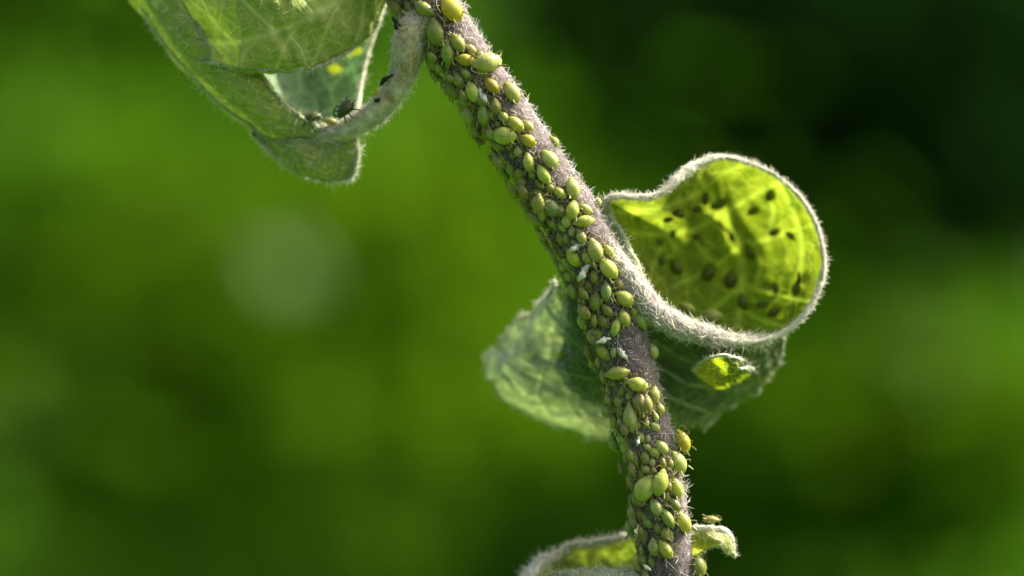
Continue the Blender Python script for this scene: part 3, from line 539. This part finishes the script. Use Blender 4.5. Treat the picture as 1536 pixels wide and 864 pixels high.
# hand-placed: zoom window, x, y, length, heading of the head in degrees (0 right, 90 up), colour
Z = {2: (580, 0, 3.927), 3: (700, 180, 3.927), 4: (800, 340, 4.32), 5: (840, 480, 4.32), 6: (880, 640, 3.858)}
LST = """2 215 70 125 145 green|2 395 70 150 130 yellow|2 285 215 150 100 green|2 357 330 125 95 green|2 425 270 110 120 olive|2 505 305 70 140 pale|2 555 335 60 140 pale|2 465 370 105 170 yellow|2 605 385 160 195 sage|2 590 425 90 60 yellow|2 418 485 100 120 green|2 508 565 115 110 lime|2 630 525 105 130 amber|2 745 545 125 120 sage|2 640 635 90 100 olive|2 560 690 125 90 green|2 480 700 120 100 olive|2 690 705 80 130 olive|2 760 740 110 140 lime|2 840 750 70 130 pale|2 680 810 135 180 lime|2 830 830 90 150 yellow|2 265 370 130 100 olive|2 380 545 120 130 olive|2 350 440 70 100 olive|2 475 460 80 130 olive|2 610 690 70 120 olive|2 510 655 60 100 olive|2 360 398 60 80 green|2 150 320 90 100 olive|2 155 3 50 90 green|2 50 60 90 100 olive|2 450 600 100 140 olive|2 580 790 110 100 olive|2 655 750 60 120 olive|2 435 640 60 100 olive
3 335 118 70 140 olive|3 300 198 60 90 pale|3 355 253 105 100 lime|3 448 328 115 120 lime|3 490 230 115 130 sage|3 300 325 75 180 olive|3 425 395 70 130 olive|3 485 405 65 130 olive|3 550 442 85 140 lime|3 633 408 115 95 sage|3 418 440 70 160 olive|3 480 518 125 140 mint|3 552 540 65 100 sage|3 622 537 105 80 lime|3 708 530 85 150 pale|3 578 595 70 100 lime|3 690 603 115 190 lime|3 557 643 60 130 lime|3 612 658 52 90 pale|3 665 685 85 110 sage|3 750 765 130 110 sage|3 618 818 112 130 yellow|3 700 818 80 120 lime|3 840 775 80 130 lime|3 490 610 75 160 olive|3 480 715 45 140 green|3 400 600 100 150 olive|3 250 155 45 90 olive|3 265 215 50 90 olive|3 375 325 50 120 olive|3 190 170 70 150 olive|3 320 380 90 100 olive|3 540 700 80 100 olive|3 580 710 60 90 olive|3 520 120 70 130 green|3 780 470 50 90 pale
4 485 275 145 130 lime|4 545 240 60 120 pale|4 345 390 80 110 green|4 465 425 120 95 mint|4 390 490 120 80 green|4 595 465 125 150 lime|4 655 365 145 125 mint|4 700 590 120 130 green|4 470 545 100 130 olive|4 585 585 105 110 lime|4 655 550 70 110 lime|4 525 645 110 75 lime|4 440 610 95 130 olive|4 385 595 80 90 olive|4 380 715 135 200 lime|4 435 818 125 140 lime|4 215 325 80 120 olive|4 385 330 80 100 olive|4 270 370 70 120 olive|4 240 420 90 100 olive|4 310 490 90 110 olive|4 550 370 70 120 tan|4 785 800 90 105 sage|4 170 430 80 120 olive
5 350 340 150 190 lime|5 495 415 125 165 lime|5 385 450 80 70 olive|5 435 497 60 90 pale|5 437 625 170 95 sage|5 555 535 130 100 tan|5 612 480 110 80 olive|5 505 520 120 100 tan|5 550 657 65 90 sage|5 618 620 65 110 sage|5 612 678 70 140 pale|5 650 560 80 110 olive|5 512 755 70 110 sage|5 560 750 45 90 pale|5 410 815 125 70 sage|5 655 810 95 130 sage|5 560 815 60 150 lime|5 600 845 75 150 lime|5 805 770 150 125 amber|5 365 520 80 100 olive|5 335 200 60 90 sage|5 495 670 50 90 pale|5 300 450 70 110 olive|5 335 400 60 120 green|5 415 385 55 100 olive|5 300 525 80 110 olive|5 285 600 80 120 green|5 335 650 80 100 olive|5 345 570 70 110 olive|5 525 590 90 100 tan
6 268 188 90 100 green|6 325 165 70 100 olive|6 373 200 52 90 pale|6 435 200 70 100 olive|6 330 235 60 150 lime|6 378 240 50 100 olive|6 540 195 130 125 sage|6 485 215 60 90 tan|6 245 305 90 100 olive|6 318 345 150 60 lime|6 418 312 140 75 lime|6 527 345 110 105 lime|6 470 345 60 100 olive|6 390 455 100 120 sage|6 508 437 85 130 mint|6 462 513 115 120 green|6 565 545 125 120 lime|6 340 555 75 150 green|6 275 430 80 130 olive|6 400 570 60 100 olive|6 445 600 70 100 olive|6 480 625 45 90 pale|6 375 680 95 100 sage|6 445 690 110 125 lime|6 315 755 80 110 green|6 365 775 60 100 green|6 660 800 120 100 green|6 290 500 100 100 olive|6 250 490 80 100 olive|6 460 395 60 90 olive|6 325 520 60 120 olive"""
pr = np.stack([CL[:, 0] * 100 * D / (D + CL[:, 1]) + 768, 432 - CL[:, 2] * 100 * D / (D + CL[:, 1])], 1)
CT, _, _ = frames(CL)
E1v = nrm(np.cross(np.array([0, 1.0, 0]), CT)); E1v[E1v[:, 0] < 0] *= -1          # in-picture normal, towards the sunlit side
E2v = nrm(np.cross(CT, E1v)); E2v[E2v[:, 1] > 0] *= -1                             # towards the camera
APH = []       # dicts
def put(px, py, ln, ang, col, base, n, head, d, fill=False, k=None, w_=None):
    x = head - n * (head @ n); x = x / np.linalg.norm(x); y = np.cross(n, x); mtx = Matrix(np.stack([x, y, n], 1).tolist()).to_4x4()
    APH.append(dict(px=px, py=py, ln=ln, ang=ang, col=col, base=base, rot=mtx, d=d, fill=fill, k=random.randrange(4) if k is None else k, w=w_ or random.uniform(.94, 1.08)))
def on_stem(px, py, ln, ang, col, fill=False):
    i = int(np.argmin(np.hypot(pr[:, 0] - px, pr[:, 1] - py))); L_ = ln / 100
    d = float((np.array([px - pr[i, 0], 0, pr[i, 1] - py]) / 100) @ E1v[i]); R = RAD[i]; h = R + 0.2 * L_
    lay = 0.0
    if abs(d) > h * .97: lay = abs(d) / .97 - h
    phi = math.acos(max(-1, min(1, d / (h + lay)))); n = E1v[i] * math.cos(phi) + E2v[i] * math.sin(phi)
    base = CL[i] + n * (R + lay - 0.01); base = base + CT[i] * 0
    hd = np.array([math.cos(R_(ang)), 0, math.sin(R_(ang))]); n = nrm(n + np.array([0, -.55, 0]))
    put(px, py, ln, ang, col, base, n, hd, d / R, fill)
for q in LST.replace('\n', '|').split('|'):
    z, x, y, l, a, c = q.split(); ox, oy, s = Z[int(z)]; on_stem(ox + float(x) / s, oy + float(y) / s, float(l) / s * 1.2, float(a), c)
# the crowd on the shaded side of the stem, two bodies deep where the photograph shows them pile up
n_hand = len(APH); tries = 0; pts = [(np.array(a['base']), a['ln'] / 100) for a in APH]
while len(APH) - n_hand < 111 and tries < 9000:
    tries += 1; i = random.randrange(22, NS - 18); phi = R_(random.triangular(98, 212, 160)); n = E1v[i] * math.cos(phi) + E2v[i] * math.sin(phi)
    ln = random.choice((18, 22, 26, 29, 32)); lay = random.choice((0, .04, .08, .13)) if phi > R_(120) else 0; b = CL[i] + n * (RAD[i] + lay - .01)
    if any(np.linalg.norm(b - q) < .27 * (l + ln / 100) for q, l in pts): continue
    pts.append((b, ln / 100)); a = random.gauss(120, 28); q = b * np.array([1, 1, 1]); kk = 100 * D / (D + q[1])
    put(q[0] * kk + 768, 432 - q[2] * kk, ln, a, random.choice(('olive', 'olive', 'olive', 'green', 'tan')), b, n, np.array([math.cos(R_(a)), 0, math.sin(R_(a))]), math.cos(phi), True)
# aphids off the stem: (px, py, depth, length, heading, colour, surface normal, label)
OFF = [(1067, 784, .02, 27, 5, 'tan', (0, -.35, 1), 'tan aphid perched on the white edge of the small leaflet'),
       (521, 166, .16, 34, 235, 'dark', (-.35, -.75, .5), 'dark green long-legged aphid walking on the pale upper leaf stalk'),
       (470, 181, .5, 31, 190, 'dark', (-.1, -.5, .8), 'large dark aphid tucked in the fold of the rolled leaf'),
       (496, 186, .42, 22, 170, 'olive', (0, -.5, .8), 'olive aphid against the dark one in the rolled leaf'),
       (383, 200, .78, 13, 200, 'dark', (-.6, -.4, -.5), 'tiny black aphid on the outer edge of the rolled leaf'),
       (838, 533, 1.2, 15, 20, 'yellow', (-.1, -1, .1), 'lone yellow aphid nymph in the middle of the dull leaf'),
       (742, 573, 2.15, 13, 10, 'amber', (-.2, -1, 0), 'orange aphid nymph at the tip of the dull leaf'),
       (567, 137, -.1, 14, 60, 'yellow', (-.6, -.8, .1), 'yellow nymph beside the crack of the upper stalk')]
for q in OFF:
    put(q[0], q[1], q[3], q[4], q[5], P(q[0], q[1], q[2]), nrm(np.array(q[6], float)), np.array([math.cos(R_(q[4])), 0, math.sin(R_(q[4]))]), 0); APH[-1]['label'] = q[7]; APH[-1]['off'] = True
IN = [(467, 232, 44, 80, 'lone dark aphid near the upper wool of the cupped leaf'), (522, 252, 66, 25, 'longest dark aphid on the upper inner wall of the cupped leaf'), (430, 272, 42, 170, 'slim dark aphid between two others in the cupped leaf'), (358, 290, 50, 160, 'dark aphid at the narrow end of the cupped leaf'), (322, 312, 38, 20, 'small dark aphid at the very narrow end of the cupped leaf'),
      (340, 362, 44, 80, 'dark upright aphid below the narrow end of the cupped leaf'), (432, 382, 34, 0, 'small dark aphid in the green middle of the cupped leaf'), (722, 218, 46, 60, 'dark aphid high on the far wall of the cupped leaf'), (737, 365, 42, 20, 'dark aphid halfway up the far wall of the cupped leaf'), (802, 378, 44, 150, 'dark aphid beside the far fold of the cupped leaf'),
      (565, 548, 66, 80, 'large dark aphid low on the wall of the cupped leaf'), (640, 440, 62, 120, 'dark aphid beside the central fold of the cupped leaf'), (740, 585, 46, 100, 'dark aphid low on the far wall of the cupped leaf'), (690, 645, 44, 10, 'dark aphid near the lower rim of the cupped leaf'), (740, 675, 58, 30, 'dark aphid just above the thick lower rim of the cupped leaf'), (612, 640, 62, 100, 'dark aphid at the bottom of the cupped leaf'),
      (395, 660, 62, 150, 'olive aphid behind the right stalk, inside the cupped leaf'), (490, 692, 74, 170, 'large olive aphid at the foot of the cupped leaf'), (480, 520, 70, 60, 'dark aphid in the shaded pocket of the cupped leaf'), (350, 500, 60, 120, 'dark aphid in the shaded corner of the cupped leaf by the stalk'), (300, 470, 46, 70, 'dark aphid hidden beside the hairy stalk in the cupped leaf'), (290, 400, 40, 40, 'small dark aphid by the stem side of the cupped leaf'), (655, 280, 46, 20, 'dark aphid above the central fold of the cupped leaf'),
      (822, 585, 50, 80, 'silhouette-dark aphid under the dark streak of the cupped leaf')]
for x, y, l, a, lb in IN:
    px, py = 880 + x / 2.6175, 210 + y / 2.6175; ln = l / 2.6175 * 1.3
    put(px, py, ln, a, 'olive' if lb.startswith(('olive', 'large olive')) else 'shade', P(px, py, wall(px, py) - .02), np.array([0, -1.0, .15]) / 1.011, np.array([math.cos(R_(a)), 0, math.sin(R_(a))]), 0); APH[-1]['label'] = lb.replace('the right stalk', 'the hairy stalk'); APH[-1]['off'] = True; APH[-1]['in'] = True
# labels: look first, then where on the stem, then order among look-alikes
SIZE = lambda l: 'tiny' if l < 16 else 'small' if l < 22 else 'medium' if l < 29 else 'large' if l < 36 else 'huge'
CN = {'lime': 'lime-green', 'yellow': 'yellow', 'green': 'leaf-green', 'sage': 'pale sage', 'mint': 'bluish green', 'olive': 'dull olive', 'pale': 'cream-green', 'amber': 'amber', 'tan': 'tan', 'dark': 'dark green'}
def where(a):
    y = a['py']; band = 'at upper stalk joint' if y < 75 else 'beside rolled leaf' if y < 190 else 'above cupped leaf' if y < 300 else 'at hairy stalk joint' if y < 420 else 'under hairy stalk joint' if y < 500 else 'against dull leaf' if y < 640 else 'below dull leaf' if y < 745 else 'by small leaflet'
    side = 'sunlit edge' if a['d'] > .55 else 'stem middle' if a['d'] > -.35 else 'shaded side' if a['d'] > -.95 else 'shaded fringe'
    return f'on {side} {band}'
def head(a): 
    k = a['ang'] % 360; return 'head up' if 65 <= k <= 115 else 'tilted inward' if k < 65 or k > 340 else 'tilted outward' if k <= 160 else 'lying crosswise'
from collections import defaultdict
grp = defaultdict(list)
for a in APH:
    if 'label' not in a: a['label'] = f"{SIZE(a['ln'])} {CN[a['col']]} aphid {head(a)} {where(a)}"; grp[a['label']].append(a)
ORD = ['', 'topmost', 'second', 'third', 'fourth', 'fifth', 'sixth', 'seventh', 'eighth', 'ninth', 'tenth', 'eleventh', 'twelfth']
for lb, g in grp.items():
    if len(g) > 1:
        g.sort(key=lambda a: a['py'])
        for i, a in enumerate(g):
            o_ = 'topmost' if i == 0 else 'lowest' if i == len(g) - 1 else ORD[min(i + 1, 12)] + ' down'
            a['label'] = lb.replace(' aphid ', f' aphid, {o_}, ')
for a in APH:
    o = bpy.data.objects.new('aphid', bmesh_for(a['k'], a['col'])); C.objects.link(o); L_ = a['ln'] / 100
    o.matrix_world = Matrix.Translation(a['base'].tolist()) @ a['rot'] @ Matrix.Diagonal((L_, L_ * a['w'], L_, 1))
    tag(o, a['label'], 'aphid', 'aphids feeding inside the cupped leaf' if a.get('in') else 'aphids off the stem' if a.get('off') else 'aphids clustered on the stem')
    if a['ln'] >= 17 and not a.get('in'):
        for nm, me in LIMBS['dark' if a['col'] == 'dark' else 'tipped' if a['fill'] and a['d'] < -.8 else 'pale']:
            c = bpy.data.objects.new(nm, me); C.objects.link(c); c.parent = o
# shed skins
def skin(px, py, y, ln, ang, label):
    t_ = np.linspace(0, 1, 16); lst = []
    ax = np.array([math.cos(R_(ang)), 0, math.sin(R_(ang))]); up = np.array([0, -1.0, 0]); sd = np.cross(up, ax); b = P(px, py, y); L_ = ln / 100
    p = b + (t_[:, None] - .5) * ax * L_ + up * .03 * np.sin(t_ * 7)[:, None]
    lst.append(tube(p, L_ * .2 * np.sin(np.pi * (t_ * .9 + .06)) ** .7, 9, .5, 26, px % 17))
    lst.append(tube(b + (t_[:, None] * .7 - .1) * ax * L_ + sd * (.12 * L_ * np.cos(t_ * 3))[:, None] + up * .02, L_ * .07 * np.sin(np.pi * (t_ * .9 + .05)), 7, .6, 30, 3))
    o = _make('shed_skin', *multitube(lst), M_white); tag(o, label, 'shed skin', 'white shed aphid skins')
for q in ((724, 145, -.42, 24, 120, 'white shed skin among aphids beside the rolled leaf'), (875, 409, -.44, 27, 60, 'largest white shed skin, below the hairy stalk joint'), (905, 510, -.42, 20, 20, 'white shed skin behind the lime aphid against the dull leaf'), (934, 531, -.40, 20, 130, 'crumpled white shed skin beside the bare patch of stem'),
          (864, 371, -.42, 22, 30, 'grey-white shed skin above the yellow aphid by the stalk joint'), (971, 852, -.42, 14, 150, 'white shed skin at the bottom edge of the stem'), (957, 662, -.46, 12, 80, 'tiny white shed skin low on the stem')): skin(*q)
